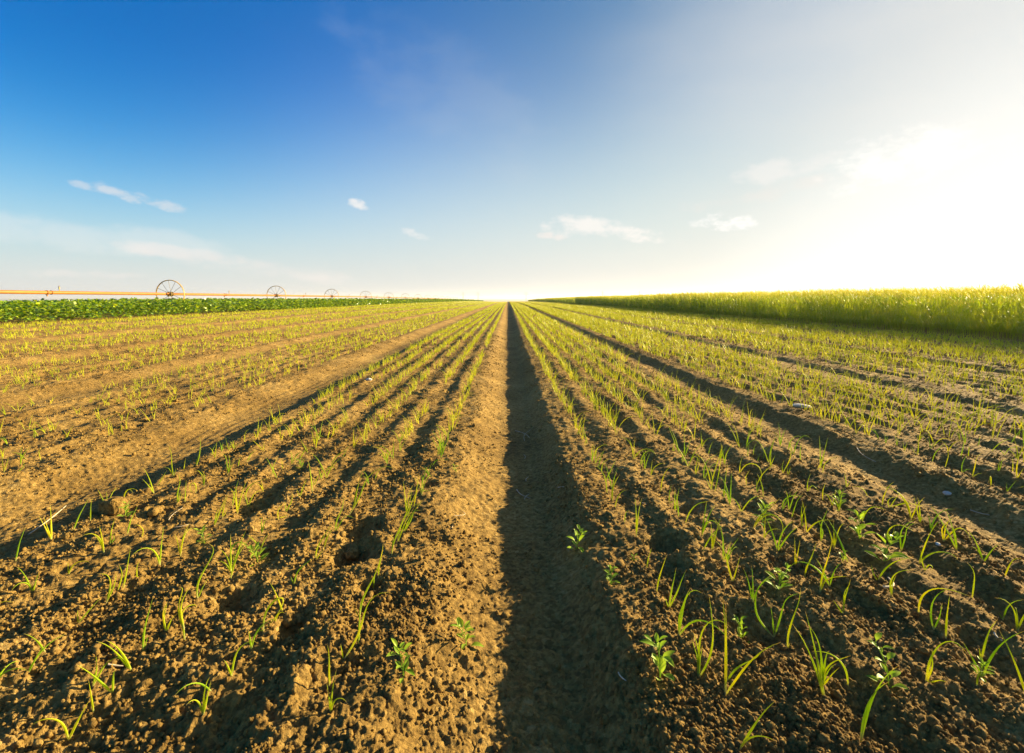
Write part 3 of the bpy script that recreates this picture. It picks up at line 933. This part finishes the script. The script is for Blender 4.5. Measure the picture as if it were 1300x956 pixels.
def potato():
    parts = []
    # edge strip, then the field behind it: (x range, y range, leaves per m2, leaf size)
    for (xa, xb, ya, yb, dens, size) in [(-12.2, POTATO_X, 7.5, 16, 620, 0.092), (-16, -12.2, 7.5, 18, 260, 0.11), (-12.2, POTATO_X, 16, 30, 420, 0.11),
                                         (-20, -12.2, 18, 34, 110, 0.15), (-12.5, POTATO_X, 30, 70, 170, 0.15), (-30, -12.5, 34, 80, 30, 0.25), (-15, POTATO_X, 70, 200, 40, 0.28)]:
        n = int((xb - xa) * (yb - ya) * dens)
        x = xa + (xb - xa) * RNG.random(n); y = ya + (yb - ya) * RNG.random(n)
        f = (np.abs(x) < y * 1.4 + 2)
        x, y = x[f], y[f]
        # plants: bumps in rows 0.75 m apart
        ph = ((x - POTATO_X) / 0.75) % 1.0
        rowb = 0.5 + 0.5 * np.cos(2 * PI * (ph - 0.5))
        bump = 0.5 + 0.5 * perlin(x / 0.22, y / 0.30, 71)
        edge = np.clip((POTATO_X - x + 0.22 * perlin(y / 0.35, y * 0, 73) - 0.05) / 0.35, 0, 1)
        top = (0.20 + 0.14 * rowb + 0.13 * bump) * np.sqrt(edge)
        z = terrain(x, y) + 0.01 + top * (1 - RNG.random(len(x)) ** 2 * 0.9)
        keep = (top > 0.05) & (RNG.random(len(x)) < 0.35 + 0.65 * np.maximum(rowb, (y > 20) * 1.0))
        x, y, z = x[keep], y[keep], z[keep]
        K = len(x)
        L = size * (0.6 + 0.8 * RNG.random(K))
        parts.append(blades(np.stack([x, y, z], -1), RNG.random(K) * 6.28, -0.3 + 1.1 * RNG.random(K), L, L * 0.62, 0.15 * RNG.random(K), RNG.normal(0, 0.5, K)))
    V, F = merge(parts)
    print('potato faces', len(F))
    tag(fast_mesh('potato_plants', V, F, M_POTATO, smooth=False), 'dense dark green leafy crop along the left side of the field', 'crop', kind='stuff')


potato()


def barley():
    parts, ears = [], []
    for (wd, ya, yb, dens, seg, sides, rmul) in [(4.0, 5.0, 14, 150, 7, 3, 1.0), (3.2, 14, 28, 100, 5, 3, 1.35), (2.2, 28, 60, 75, 4, 3, 2.3), (2.2, 60, 200, 22, 3, 3, 5.5)]:
        n = int(wd * (yb - ya) * dens)
        x = BARLEY_X + wd * RNG.random(n) ** 1.35; y = ya + (yb - ya) * RNG.random(n)
        x = x + 0.10 * perlin(y / 0.7, y * 0 + 2, 81)
        base = np.stack([x, y, terrain(x, y)], -1)
        Hh = (0.80 + 0.05 * perlin(x / 0.5, y / 1.2, 82) + 0.025 * perlin(x / 2.5, y / 6.0, 87) + RNG.normal(0, 0.045, n))
        Hh = Hh * np.clip(0.75 + (x - BARLEY_X) / 0.5, 0.75, 1)
        # stems lean a little to the left and with the wind
        az = PI + RNG.normal(0, 1.0, n)
        P, N = leaf_curves(base, az, Hh, 0.03 + 0.06 * RNG.random(n), 0.18 + 0.25 * RNG.random(n), seg, 2.0)
        r = np.maximum(0.0018, 0.00022 * y) * (1 + 0 * x)
        parts.append(tubes(P, np.repeat(r[:, None], seg, 1) * np.linspace(1.1, 0.7, seg)[None], N, sides))
        # ears with awns: slim spindles, nodding
        tip = P[:, -1]
        E, NE = leaf_curves(tip, az, np.full(n, 0.085) * (0.8 + 0.4 * RNG.random(n)), 0.3 + 0.3 * RNG.random(n), 0.4 + 0.5 * RNG.random(n), 5, 1.2)
        er = np.maximum(0.0065, 0.0005 * y)[:, None] * np.array([0.4, 1, 0.9, 0.55, 0.08])[None]
        ears.append(tubes(E, er, NE, 4))
        if ya < 28:
            for q in range(3):
                A, NA = leaf_curves(E[:, 2 + (q > 1)], az + RNG.normal(0, 0.3, n), np.full(n, 0.11), 0.2 + 0.5 * RNG.random(n), 0.3 + 0.3 * RNG.random(n), 3, 1)
                ears.append(tubes(A, np.maximum(0.0006, 0.00009 * y)[:, None] * np.array([1, 0.7, 0.2])[None], NA, 3))
        # three or four long leaves per stem, as flat tapered ribbons
        for q in range(3):
            t = 0.15 + 0.24 * q + 0.1 * RNG.random(n)
            k = np.clip(t * (seg - 1), 0, seg - 1.01); k0 = k.astype(int); fr = (k - k0)[:, None]
            b = P[np.arange(n), k0] * (1 - fr) + P[np.arange(n), k0 + 1] * fr
            LL = (0.20 + 0.14 * RNG.random(n)) * (1.2 - 0.3 * t)
            m = 5 if ya < 28 else 4
            A, NA = leaf_curves(b, RNG.random(n) * 6.28, LL, 0.25 + 0.3 * RNG.random(n), 0.5 + 1.9 * RNG.random(n), m, 1.6)
            w = np.maximum(0.0062, 0.0006 * y)[:, None] * np.interp(np.linspace(0, 1, m), [0, 0.3, 1], [0.7, 1, 0.1])[None]
            Vv = np.stack([A - NA[:, None, :] * w[..., None], A + NA[:, None, :] * w[..., None]], 2)
            ii = np.arange(n * m * 2).reshape(n, m, 2)
            Ff = np.stack([ii[:, :-1, 0], ii[:, :-1, 1], ii[:, 1:, 1], ii[:, 1:, 0]], -1).reshape(-1, 4)
            parts.append((Vv.reshape(-1, 3), Ff))
    # the closed stand behind the edge, up to just below the ears
    gx = np.array([BARLEY_X + 1.7, BARLEY_X + 1.72, BARLEY_X + 3.5, BARLEY_X + 8, BARLEY_X + 25, BARLEY_X + 90])
    gy = np.array(geo(3.0, 210, 0.02, 0.15))
    gg = np.meshgrid(gx, gy)
    hh = np.where(gg[0] < BARLEY_X + 1.71, 0.0, 0.60) + 0.03 * perlin(gg[0] / 0.4, gg[1] / 0.4, 85)
    Vc = np.stack([gg[0], gg[1], terrain(gg[0], gg[1]) + hh], -1).reshape(-1, 3)
    ic = np.arange(len(Vc)).reshape(gg[0].shape)
    Fc = np.stack([ic[:-1, :-1], ic[:-1, 1:], ic[1:, 1:], ic[1:, :-1]], -1).reshape(-1, 4)
    parts.append((Vc, Fc))
    V1, F1 = merge(parts); V2, F2 = merge(ears)
    print('barley faces', len(F1) + len(F2))
    V = np.concatenate([V1, V2]); F = np.concatenate([F1, F2 + len(V1)])
    fm = np.concatenate([np.zeros(len(F1), int), np.ones(len(F2), int)])
    tag(fast_mesh('barley_crop', V, F, None, mats=[M_BARLEY, M_EAR], fm=fm), 'tall green cereal crop with yellow tops standing along the right edge', 'crop', kind='stuff')


barley()

# ------------------------------------------------------------------ wheel-mounted irrigation line
PX = -18.45
D0, DD = 26.7, 12.15
RAD = 0.76


def hub_z(y):
    return float(terrain(np.array([PX]), np.array([y]))[0]) + RAD


line = bpy.data.objects.new('irrigation_line', None); link(line)
line.location = (PX, 14.0, float(terrain(np.array([PX]), np.array([14.0]))[0]))
tag(line, 'long orange pipe on spoked wheels standing over the leafy green crop', 'irrigation line')
LO = np.array(line.location)
yy = np.arange(8.0, 190, 2.0)
Pp = np.stack([np.full(len(yy), PX), yy, np.array([hub_z(y) + 0.0 for y in yy])], -1)
V, F = tubes(Pp[None] - LO, np.full((1, len(yy)), 0.070), np.array([[1.0, 0, 0]]), 20)
fast_mesh('pipe', V, F, M_PIPE, line, True)


def ring(Rr, rad_r, rad_y, n=48, m=8):
    a = np.arange(n) * 2 * PI / n; b = np.arange(m) * 2 * PI / m
    A, B = np.meshgrid(a, b, indexing='ij')
    rr = Rr + rad_r * np.cos(B)
    V = np.stack([rr * np.cos(A), rad_y * np.sin(B), rr * np.sin(A)], -1).reshape(-1, 3)
    idx = np.arange(n * m).reshape(n, m)
    i2 = np.roll(idx, -1, 0)
    F = np.stack([idx, i2, np.roll(i2, -1, 1), np.roll(idx, -1, 1)], -1).reshape(-1, 4)
    return V, F


def rod(a, b, r, sides=6):
    a = np.array(a, float); b = np.array(b, float)
    P = np.linspace(0, 1, 3)[None, :, None] * (b - a) + a
    d = b - a
    ref = np.array([0, 1.0, 0]) if abs(d[1]) < 0.7 * np.linalg.norm(d) else np.array([1.0, 0, 0])
    n = np.cross(d, ref); n /= np.linalg.norm(n)
    V, F = tubes(P, np.full((1, 3), r), n[None], sides)
    k = len(V)
    V = np.concatenate([V, [a, b]])
    caps = [(k, (j + 1) % sides, j, k) for j in range(0)]
    return V, F


def disc(y0, y1, r, n=24):
    a = np.arange(n) * 2 * PI / n
    prof = [(y0, 0.001), (y0, r), (y1, r), (y1, 0.001)]
    V = np.array([(rr * math.cos(t), y, rr * math.sin(t)) for (y, rr) in prof for t in a])
    idx = np.arange(4 * n).reshape(4, n)
    F = np.stack([idx[:-1], idx[1:], np.roll(idx[1:], -1, 1), np.roll(idx[:-1], -1, 1)], -1).reshape(-1, 4)
    return V, F


rimV, rimF = merge([ring(RAD, 0.013, 0.05), ring(RAD - 0.018, 0.012, 0.018)])
lug = []
for k in range(24):
    t = k * 2 * PI / 24
    c, s = math.cos(t), math.sin(t)
    lug.append(rod((c * (RAD + .013), -0.06, s * (RAD + .013)), (c * (RAD + .013), 0.06, s * (RAD + .013)), 0.008, 4))
rimV, rimF = merge([(rimV, rimF)] + lug)
sp = []
for k in range(12):
    t = (k + 0.15) * 2 * PI / 12
    c, s = math.cos(t), math.sin(t)
    yo = 0.07 if k % 2 else -0.07
    sp.append(rod((c * .08, yo, s * .08), (c * (RAD - .02), 0, s * (RAD - .02)), 0.0105, 6))
spV, spF = merge(sp)
hubp = [disc(-0.10, -0.07, 0.13), disc(0.07, 0.10, 0.13), disc(-0.16, 0.16, 0.085)]
for k in range(6):
    t = k * PI / 3
    hubp.append(rod((math.cos(t) * .105, -0.19, math.sin(t) * .105), (math.cos(t) * .105, 0.19, math.sin(t) * .105), 0.014, 6))
for sx in (-1, 1):
    hubp.append(rod((sx * 0.09, -0.20, 0.0), (sx * 0.21, -0.20, 0.0), 0.028, 8))
    hubp.append(rod((sx * 0.21, -0.20, -0.05), (sx * 0.21, -0.20, 0.05), 0.022, 8))
huV, huF = merge(hubp)
rim0 = spk0 = hub0 = None
for i in range(13):
    y = D0 + DD * i
    if i == 0:
        rim = fast_mesh('wheel', rimV, rimF, M_RIM, line, True)
        spk = fast_mesh('spokes', spV, spF, M_STEEL, rim, True)
        hub = fast_mesh('hub', huV, huF, M_BRASS, rim, False)
        rim0, spk0, hub0 = rim, spk, hub
    else:
        rim = rim0.copy(); COL.objects.link(rim); rim.parent = line
        spk = spk0.copy(); COL.objects.link(spk); spk.parent = rim
        hub = hub0.copy(); COL.objects.link(hub); hub.parent = rim
    rim.location = (0, y - LO[1], hub_z(y) - LO[2])
    rim.rotation_euler = (0, 0.0, 0)
# sprinklers with riser, and a drain valve under the pipe
spr = merge([rod((0, 0, 0.055), (0, 0, 0.16), 0.014, 8), rod((0, 0, 0.15), (0, 0, 0.24), 0.024, 8), rod((0, -0.01, 0.215), (0.07, -0.07, 0.27), 0.010, 6),
             rod((0, 0.0, 0.23), (-0.06, 0.03, 0.245), 0.008, 6), rod((0, 0, 0.24), (0, 0, 0.29), 0.009, 6)])
val = merge([rod((0, 0, -0.055), (0, 0, -0.13), 0.022, 8), rod((0, 0, -0.115), (0, 0, -0.15), 0.03, 8), (disc(-0.04, 0.04, 0.085)[0], disc(-0.04, 0.04, 0.085)[1]),
             (disc(0.16, 0.20, 0.085)[0], disc(0.16, 0.20, 0.085)[1])])
s0 = v0 = None
for i in range(-1, 12):
    y = 32.3 + DD * i
    if s0 is None:
        s0 = fast_mesh('sprinkler', spr[0], spr[1], M_BRASS, line, False); v0 = fast_mesh('drain_valve', val[0], val[1], M_PIPE, line, False)
        s, v = s0, v0
    else:
        s = s0.copy(); COL.objects.link(s); s.parent = line
        v = v0.copy(); COL.objects.link(v); v.parent = line
    s.location = (0, y - LO[1], hub_z(y) - LO[2])
    v.location = (0, y - 0.55 - LO[1], hub_z(y) - LO[2])


# ------------------------------------------------------------------ far pylons
def pylon(px, topy, dist, label):
    d = pix_dir(px, 378.0)
    x = d[0] / d[1] * dist
    top = CAM_H + (378.0 - topy) / FPX * dist
    zb = float(terrain(np.array([x]), np.array([float(dist)]))[0])
    H = top - zb
    parts = []
    w0, w1 = H * 0.09, H * 0.018
    lv = np.linspace(0, 1, 8) ** 0.85
    cs = [(-1, -1), (1, -1), (1, 1), (-1, 1)]
    r = 0.16

    def pt(c, t):
        w = w0 + (w1 - w0) * min(1, t * 1.25)
        return (c[0] * w, c[1] * w, H * t)
    for k in range(4):
        c, c2 = cs[k], cs[(k + 1) % 4]
        for j in range(7):
            parts.append(rod(pt(c, lv[j]), pt(c, lv[j + 1]), r, 4))
            parts.append(rod(pt(c, lv[j]), pt(c2, lv[j + 1]), r * 0.6, 4))
            parts.append(rod(pt(c2, lv[j]), pt(c, lv[j + 1]), r * 0.6, 4))
    for t, a in ((0.72, 0.20), (0.85, 0.15)):
        for sgn in (-1, 1):
            parts.append(rod((0, 0, H * t), (sgn * H * a, 0, H * (t + 0.01)), r, 4))
            parts.append(rod((0, 0, H * (t + 0.05)), (sgn * H * a, 0, H * (t + 0.01)), r * 0.7, 4))
            parts.append(rod((sgn * H * a, 0, H * (t + 0.01)), (sgn * H * a, 0, H * (t - 0.03)), r * 0.8, 4))
    V, F = merge(parts)
    o = fast_mesh('pylon', V, F, M_GALV); o.location = (x, dist, zb)
    tag(o, label, 'pylon', 'far pylons on the hazy horizon')


pylon(588, 370.5, 1150, 'faint far pylon left of the rows, above the field edge')
pylon(607, 370.5, 1200, 'faint far pylon just left of where rows converge')
pylon(668, 370, 1150, 'faint far pylon just right of where rows converge')
pylon(765, 369.5, 1100, 'faint far pylon behind the near end of cereal crop tops')
pylon(812, 369.5, 1150, 'rightmost faint far pylon above the cereal crop')

# ------------------------------------------------------------------ sun, sky, air
SUN_AZ, SUN_EL = R(61), R(14.5)          # azimuth to the right of the rows
sd = np.array([math.sin(SUN_AZ) * math.cos(SUN_EL), math.cos(SUN_AZ) * math.cos(SUN_EL), math.sin(SUN_EL)])
sl = bpy.data.lights.new('sun', 'SUN'); sl.energy = 5.0; sl.angle = R(0.53); sl.color = (1.0, 0.80, 0.46)
so = bpy.data.objects.new('sun', sl); link(so)
so.rotation_euler = Vector(sd).to_track_quat('Z', 'Y').to_euler()

world = bpy.data.worlds.new('World'); SC.world = world; world.use_nodes = True
nt = world.node_tree; nt.nodes.clear(); L = nt.links
out = nt.nodes.new('ShaderNodeOutputWorld'); bg = nt.nodes.new('ShaderNodeBackground'); L.new(bg.outputs[0], out.inputs[0])
bg.inputs[1].default_value = 0.10
sky = nt.nodes.new('ShaderNodeTexSky'); sky.sky_type = 'NISHITA'; sky.sun_disc = False
sky.sun_elevation = SUN_EL; sky.sun_rotation = SUN_AZ; sky.air_density = 1.0; sky.dust_density = 0.3; sky.ozone_density = 2.0
tc = nt.nodes.new('ShaderNodeTexCoord')
nrm = nt.nodes.new('ShaderNodeVectorMath'); nrm.operation = 'NORMALIZE'; L.new(tc.outputs['Generated'], nrm.inputs[0])
DIR = nrm.outputs[0]


def M(op, a, b=None, c=None, clamp=False):
    n = nt.nodes.new('ShaderNodeMath'); n.operation = op; n.use_clamp = clamp
    for k, v in enumerate((a, b, c)):
        if v is None: continue
        if isinstance(v, (int, float)): n.inputs[k].default_value = v
        else: L.new(v, n.inputs[k])
    return n.outputs[0]


def dot(v):
    n = nt.nodes.new('ShaderNodeVectorMath'); n.operation = 'DOT_PRODUCT'; L.new(DIR, n.inputs[0]); n.inputs[1].default_value = v
    return n.outputs['Value']


def smooth(x, a, b, lo=0.0, hi=1.0):
    n = nt.nodes.new('ShaderNodeMapRange'); n.interpolation_type = 'SMOOTHSTEP'
    L.new(x, n.inputs[0]); n.inputs[1].default_value = a; n.inputs[2].default_value = b; n.inputs[3].default_value = lo; n.inputs[4].default_value = hi
    return n.outputs[0]


def mixc(f, a, b):
    n = nt.nodes.new('ShaderNodeMix'); n.data_type = 'RGBA'
    if isinstance(f, (int, float)): n.inputs['Factor'].default_value = f
    else: L.new(f, n.inputs['Factor'])
    for k, v in (('A', a), ('B', b)):
        if isinstance(v, tuple): n.inputs[k].default_value = (*v, 1)
        else: L.new(v, n.inputs[k])
    return n.outputs['Result']


sep = nt.nodes.new('ShaderNodeSeparateXYZ'); L.new(DIR, sep.inputs[0])
EZ = M('MAXIMUM', sep.outputs['Z'], 0.0)
cs = dot(tuple(sd))
# clear-air colour: the sky texture, made a deeper blue
EXPO = 1.75
KD = 1.0 / (0.10 * 2 ** EXPO)             # world value that shows as 1.0
tint = nt.nodes.new('ShaderNodeMix'); tint.data_type = 'RGBA'; tint.blend_type = 'MULTIPLY'; tint.inputs['Factor'].default_value = 1
L.new(sky.outputs[0], tint.inputs['A']); tint.inputs['B'].default_value = (0.0, 0.30, 0.63, 1)
lowb = smooth(EZ, 0.08, 0.42, 1.50, 1.02)      # clear air turns a little more cyan lower down
cy1 = nt.nodes.new('ShaderNodeCombineColor'); cy1.inputs[0].default_value = 1.0; L.new(lowb, cy1.inputs[1]); cy1.inputs[2].default_value = 1.0
tin2 = nt.nodes.new('ShaderNodeMix'); tin2.data_type = 'RGBA'; tin2.blend_type = 'MULTIPLY'; tin2.inputs['Factor'].default_value = 1
L.new(tint.outputs['Result'], tin2.inputs['A']); L.new(cy1.outputs[0], tin2.inputs['B'])
tin3 = nt.nodes.new('ShaderNodeMix'); tin3.data_type = 'RGBA'; tin3.blend_type = 'MULTIPLY'
L.new(smooth(cs, 0.15, 0.85), tin3.inputs['Factor']); L.new(tin2.outputs['Result'], tin3.inputs['A']); tin3.inputs['B'].default_value = (1, .80, .55, 1)
clear = tin3.outputs['Result']
# thin high haze: thick near the horizon, reaching higher towards the sun
sc_ = M('ADD', 0.155, M('MULTIPLY', smooth(cs, -0.15, 0.75), 0.176))
hz = M('POWER', 2.71828, M('MULTIPLY', M('POWER', M('DIVIDE', EZ, sc_), 1.9), -1.0))
nz = nt.nodes.new('ShaderNodeTexNoise'); nz.inputs['Scale'].default_value = 2.0; nz.inputs['Detail'].default_value = 5
mp = nt.nodes.new('ShaderNodeMapping'); mp.inputs['Scale'].default_value = (1, 1, 3.0); L.new(DIR, mp.inputs[0]); L.new(mp.outputs[0], nz.inputs[0])
nv = M('SUBTRACT', nz.outputs['Fac'], 0.5)
glow = smooth(M('ADD', cs, M('MULTIPLY', nv, 0.16)), 0.57, 1.02)
glow = M('POWER', glow, 1.25)
Wt = M('SUBTRACT', 1.0, M('MULTIPLY', M('SUBTRACT', 1.0, hz, clamp=True), M('SUBTRACT', 1.0, glow, clamp=True)), clamp=True)


def dk(r, g, b):
    return (r * KD, g * KD, b * KD)


WHITE = mixc(smooth(M('SUBTRACT', cs, M('MULTIPLY', EZ, 0.6)), 0.69, 0.90), dk(.745, .765, .75), dk(1.30, 1.28, 1.26))
WHITE = mixc(M('MULTIPLY', smooth(cs, 0.2, 0.7), 0.6), WHITE, dk(.84, .815, .775))
col = mixc(Wt, clear, WHITE)


# small clouds at their places in the sky
def cloud(px, py, wx, wy, tilt, amount, colr, seed, scale=26.0):
    global col
    c = pix_dir(px, py)
    right = np.cross(c, [0, 0, 1.0]); right /= np.linalg.norm(right); up = np.cross(right, c)
    ct, st_ = math.cos(tilt), math.sin(tilt)
    a = right * ct + up * st_; b = -right * st_ + up * ct
    u = M('DIVIDE', dot(tuple(a)), wx / FPX); v = M('DIVIDE', dot(tuple(b)), wy / FPX)
    r2 = M('ADD', M('MULTIPLY', u, u), M('MULTIPLY', v, v))
    n = nt.nodes.new('ShaderNodeTexNoise'); n.inputs['Scale'].default_value = scale; n.inputs['Detail'].default_value = 7; n.inputs['Roughness'].default_value = 0.6
    m2 = nt.nodes.new('ShaderNodeMapping'); m2.inputs['Location'].default_value = (seed, seed * 2, 0); m2.inputs['Scale'].default_value = (1, 1, 1.8)
    L.new(DIR, m2.inputs[0]); L.new(m2.outputs[0], n.inputs[0])
    f = M('SUBTRACT', M('ADD', M('MULTIPLY', n.outputs['Fac'], 4.6), -1.45), r2)
    f = M('MULTIPLY', smooth(f, -0.1, 1.1), amount)
    f = M('MULTIPLY', f, smooth(dot(tuple(c)), 0.8, 0.9))
    col = mixc(f, col, colr)


PINK = dk(.93, .86, .82)
WARM = dk(.98, .94, .90)
cloud(108, 237, 12, 4, -0.2, .38, PINK, 1)
cloud(150, 246, 22, 7, -0.35, .5, PINK, 2)
cloud(203, 258, 24, 6, -0.25, .42, PINK, 3)
cloud(454, 259, 13, 7, -0.1, .75, WARM, 4)
cloud(524, 297, 22, 6, -0.3, .5, WARM, 5)
cloud(750, 289, 60, 15, -0.12, .8, WARM, 6, 20)
cloud(815, 299, 42, 9, -0.15, .8, WARM, 7)
cloud(700, 300, 18, 5, -0.1, .7, PINK, 8)
cloud(918, 281, 34, 12, -0.05, .9, dk(1.03, 1.02, 1.0), 9)
cloud(985, 215, 60, 14, 0.1, .5, dk(.93, .9, .87), 15, 14)
cloud(560, 120, 160, 60, -0.5, .10, dk(.62, .68, .74), 17, 6)
cloud(240, 322, 90, 8, -.1, .5, PINK, 18, 12)
cloud(395, 350, 40, 6, -.05, .5, PINK, 19, 16)
cloud(1150, 200, 80, 30, 0.2, .9, dk(1.08, 1.06, 1.02), 10, 14)
cloud(330, 340, 110, 12, -0.12, .4, PINK, 11, 12)
cloud(110, 300, 120, 16, -0.05, .25, WARM, 12, 9)
cloud(95, 348, 50, 5, 0, .4, PINK, 13)
cloud(1030, 235, 120, 12, 0.08, .45, dk(.86, .81, .77), 14, 10)
L.new(col, bg.inputs[0])

# the air: one even haze
hb = bpy.data.meshes.new('haze')
x0, x1, y0, y1, z0, z1 = -9000, 9000, -60, 9000, -17.0, 18.0
hv = [(x, y, z) for z in (z0, z1) for (x, y) in ((x0, y0), (x1, y0), (x1, y1), (x0, y1))]
hb.from_pydata(hv, [], [(3, 2, 1, 0), (4, 5, 6, 7), (0, 1, 5, 4), (1, 2, 6, 5), (2, 3, 7, 6), (3, 0, 4, 7)])
hm, hnt, hout = new_mat('haze_air')
pv = hnt.nodes.new('ShaderNodeVolumePrincipled'); pv.inputs['Color'].default_value = (0.97, 0.97, 1.0, 1)
pv.inputs['Density'].default_value = 0.00032; pv.inputs['Anisotropy'].default_value = 0.45
hnt.links.new(pv.outputs[0], hout.inputs['Volume'])
hb.materials.append(hm)
haze = link(bpy.data.objects.new('haze', hb)); haze['kind'] = 'stuff'; haze['label'] = 'thin pale haze over the far plain'

# ------------------------------------------------------------------ render settings
SC.view_settings.view_transform = 'Standard'
SC.view_settings.look = 'None'
SC.view_settings.exposure = EXPO
SC.view_settings.gamma = 1.0
SC.view_settings.use_curve_mapping = False
SC.render.engine = 'CYCLES'
SC.cycles.max_bounces = 6
SC.cycles.diffuse_bounces = 3
SC.cycles.transmission_bounces = 4
SC.cycles.volume_bounces = 1
SC.cycles.use_denoising = True
SC.cycles.sample_clamp_indirect = 6
